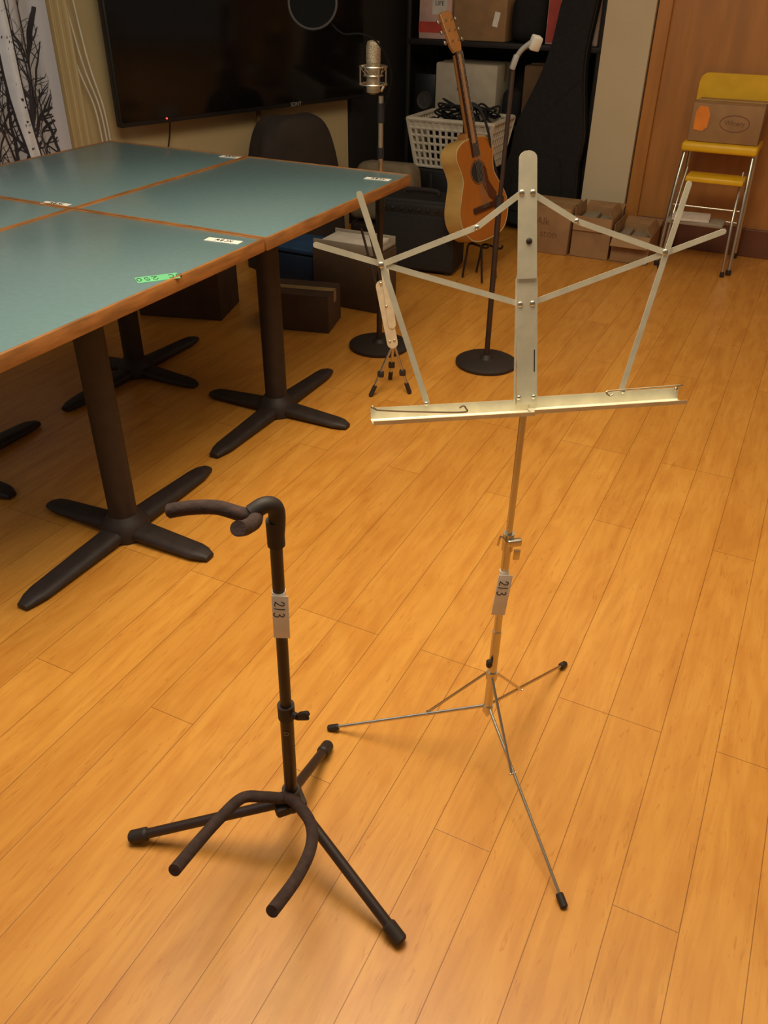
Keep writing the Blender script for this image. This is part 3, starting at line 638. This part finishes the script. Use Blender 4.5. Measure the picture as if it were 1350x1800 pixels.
each('tuning_peg',[xf(join(tube((sx*.02,y,-.004),(sx*.055,y,-.004),.003,8),xf(box(.014,.018,.008,.003),T((sx*.06,y,-.004))),lathe([(.004,-.004),(.004,.014)],10,T((sx*.02,y,0)))),hm) for sx in (-1,1) for y in (.05,.095,.14)],CHR,gt)
each('string',[xf(sweep([(x*1.25,.155,.016),(x,.86,.012)],.0008,5),GM) for x in (-.019,-.0114,-.0038,.0038,.0114,.019)],CHR,gt)
put('shoulder_strap',xf(sweep(catmull([(.01,.50,-.05),(.045,.62,-.03),(.085,.60,.0),(.11,.50,.01),(.15,.36,-.02),(.195,.20,-.05),(.15,.03,-.06),(.01,-.004,-.05)],8),.020,10,flat=.22),GM),mat('strap_navy',(.012,.012,.022),.8),parent=gt,label='dark woven shoulder strap')
gst=thing('guitar_stand.001',(gp.x,gp.y,0),'low black frame stand holding the acoustic guitar','guitar stand')
Nh=Vector((Nn.x,Nn.y,0)).normalized(); Xh=Vector((X_.x,X_.y,0)).normalized()
sg=[]
for sx in (-1,1):
    q0=gp+Xh*sx*.06+Vector((0,0,-.045+(-.015 if sx>0 else .012)))
    sg.append(sweep(catmull([q0+Nh*.05+Vector((0,0,.02)),q0+Nh*.03,q0-Nh*.08,q0-Nh*.10-Vector((0,0,.06)),Vector((gp.x,gp.y,.010))-Nh*.12+Xh*sx*.06],5),.006,10))
    sg.append(tube(q0,Vector((gp.x,gp.y,.010))+Nh*.02+Xh*sx*.06,.006,10))
put('support_frame',join(*sg),BLKP,parent=gst)
# ================================================================ AMPLIFIER
am=thing('guitar_amplifier',Vector((.165,4.74,0)),'black guitar amplifier with cloth grille on the floor','amplifier')
dax=Vector((.44,-.16,0)).normalized(); aang=math.atan2(dax.y,dax.x)
AM=T(Vector((.185,4.74,0)),aang)
put('cabinet',xf(box(.46,.23,.38,.014,seg=3),AM@T((0,0,.208))),mat('tolex_black',(.014,.012,.011),.65,0,.3,200,.3),parent=am)
put('grille_cloth',xf(box(.42,.004,.27,.001),AM@T((0,-.116,.165))),mat('grille_cloth',(.020,.017,.016),.9,0,.5,400,.3),parent=am)
put('control_panel',xf(box(.42,.004,.05,.001),AM@T((0,-.116,.350))),mat('panel_grey',(.04,.037,.034),.4,.4),parent=am)
each('control_knob',[lathe([(.009,0),(.009,.010),(.007,.012)],14,AM@T((-.17+.05*k,-.118,.350),0,math.pi/2)) for k in range(8)],INK,am)
put('carry_handle',xf(sweep(catmull([(-.10,0,.40),(-.08,0,.422),(.08,0,.422),(.10,0,.40)],6),.008,8,flat=1.6),AM),RUB,parent=am)
each('rubber_foot',[lathe([(.016,0),(.018,.02)],14,AM@T((x,y,0))) for x in (-.19,.19) for y in (-.08,.08)],RUB,am)
# ================================================================ BEHIND / UNDER TABLE
solo('floor_cushion',xf(box(.34,.20,.32,.05,seg=5,taper=1.25),T(Vector((.00,5.18,.32)),-.35,-.10)),mat('beige_canvas',(.19,.145,.09),.85,0,.15,20,.2),'beige canvas cushion propped behind the amplifier','cushion')
solo('storage_ottoman',xf(box(.40,.30,.15,.03,seg=4),T(Vector((.01,5.21,.078)),-.35)),mat('dark_brown_vinyl',(.025,.013,.011),.5),'low dark brown box seat under the cushion','seat')
V=[];F=[];nu,nv=48,18
for j in range(nv+1):
    s=j/nv; ph_=s*math.pi/2
    for i in range(nu):
        th_=2*math.pi*i/nu
        rx=.26;ry=.15
        cs_,sn_=math.cos(th_),math.sin(th_)
        ex=.55
        ux=math.copysign(abs(cs_)**ex,cs_); uy=math.copysign(abs(sn_)**ex,sn_)
        k=math.cos(ph_)**.35 if s<1 else 0
        fold=1+.035*math.sin(th_*9+2)*(1-s)
        V.append(Vector((ux*rx*k*fold*(1.08-.08*s),uy*ry*k*fold,.78*math.sin(ph_)**.9+.02*math.sin(th_*3)*s*(1-s)*4)))
for j in range(nv):
    for i in range(nu): F.append((j*nu+i,j*nu+(i+1)%nu,(j+1)*nu+(i+1)%nu,(j+1)*nu+i))
F.append(tuple(range(nu-1,-1,-1)))
solo('cloth_covered_furniture',xf((V,F),T((-.51,4.80,.0),.62)),mat('brown_dust_cloth',(.022,.014,.010),.85,0,.25,10,.15),'dark brown cloth draped over stored furniture by the television','covered furniture')
bn=thing('storage_bin',(-.50,4.34,0),'blue plastic storage bin with lid under the table','bin')
put('bin_body',xf(box(.34,.24,.22,.02,seg=3,taper=.9),T((-.46,4.36,.11),ANG)),mat('blue_plastic',(.012,.030,.07),.5),parent=bn)
put('bin_lid',xf(box(.36,.26,.03,.01,seg=3),T((-.46,4.36,.235),ANG)),mat('blue_plastic_lid',(.018,.055,.13),.5),parent=bn)
pt=thing('paper_tray',Vector((-.16,4.15,.282)),'white tray of papers on a low carton','tray')
put('tray_shell',join(xf(box(.34,.22,.012,.003),T((-.16,4.15,.289),ANG)),xf(box(.34,.008,.045,.002),T(Vector((-.16,4.15,.303))-A*.11,ANG)),xf(box(.34,.008,.045,.002),T(Vector((-.16,4.15,.303))+A*.11,ANG))),GREYP,parent=pt)
put('paper_stack',xf(box(.29,.19,.02,.002),T((-.16,4.15,.306),ANG+.03)),WHT,parent=pt)
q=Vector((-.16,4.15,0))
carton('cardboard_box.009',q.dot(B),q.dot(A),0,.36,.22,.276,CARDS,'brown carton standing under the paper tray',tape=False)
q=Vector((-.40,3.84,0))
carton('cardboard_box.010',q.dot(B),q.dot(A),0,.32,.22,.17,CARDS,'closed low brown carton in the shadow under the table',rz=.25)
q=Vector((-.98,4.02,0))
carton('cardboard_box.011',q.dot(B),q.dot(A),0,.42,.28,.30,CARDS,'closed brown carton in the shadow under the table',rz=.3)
# ================================================================ LIGHTS, WORLD, CAMERA
def area(p,tgt,size,e,c,sy=None,spread=None):
    l=bpy.data.lights.new('area','AREA'); l.size=size; l.energy=e; l.color=c
    if sy: l.shape='RECTANGLE'; l.size_y=sy
    if spread: l.spread=spread
    o=bpy.data.objects.new('ceiling_or_fill_light',l); o.location=p
    o.rotation_euler=(Vector(tgt)-Vector(p)).to_track_quat('-Z','Y').to_euler(); col.objects.link(o)
area((-.2,1.5,2.6),(.15,1.6,0),1.4,68,(1,.85,.61))
area((1.2,1.5,2.6),(1.2,1.7,0),1.2,13,(1,.83,.56))
area((1.3,3.9,2.6),(1.1,3.9,0),1.2,7,(1,.76,.48))
area((-2.4,1.2,2.5),(-1.2,2.4,.9),1.0,8,(.70,.86,1.0))  # cool side light added to brighten the left tabletops, no ceiling lamp
w=bpy.data.worlds.new('World'); sc.world=w; w.use_nodes=True
w.node_tree.nodes['Background'].inputs[0].default_value=(1,.80,.60,1); w.node_tree.nodes['Background'].inputs[1].default_value=.155
cam=bpy.data.cameras.new('camera'); co=bpy.data.objects.new('camera',cam); col.objects.link(co); sc.camera=co
cam.sensor_fit='VERTICAL'; cam.sensor_height=24; cam.sensor_width=18; cam.lens=1456/1800*24; cam.clip_start=.02
co.matrix_world=Matrix.Translation((0,0,1.45))@Matrix.Rotation(math.pi/2-math.radians(33.5),4,'X')@Matrix.Rotation(math.radians(.65),4,'Z')
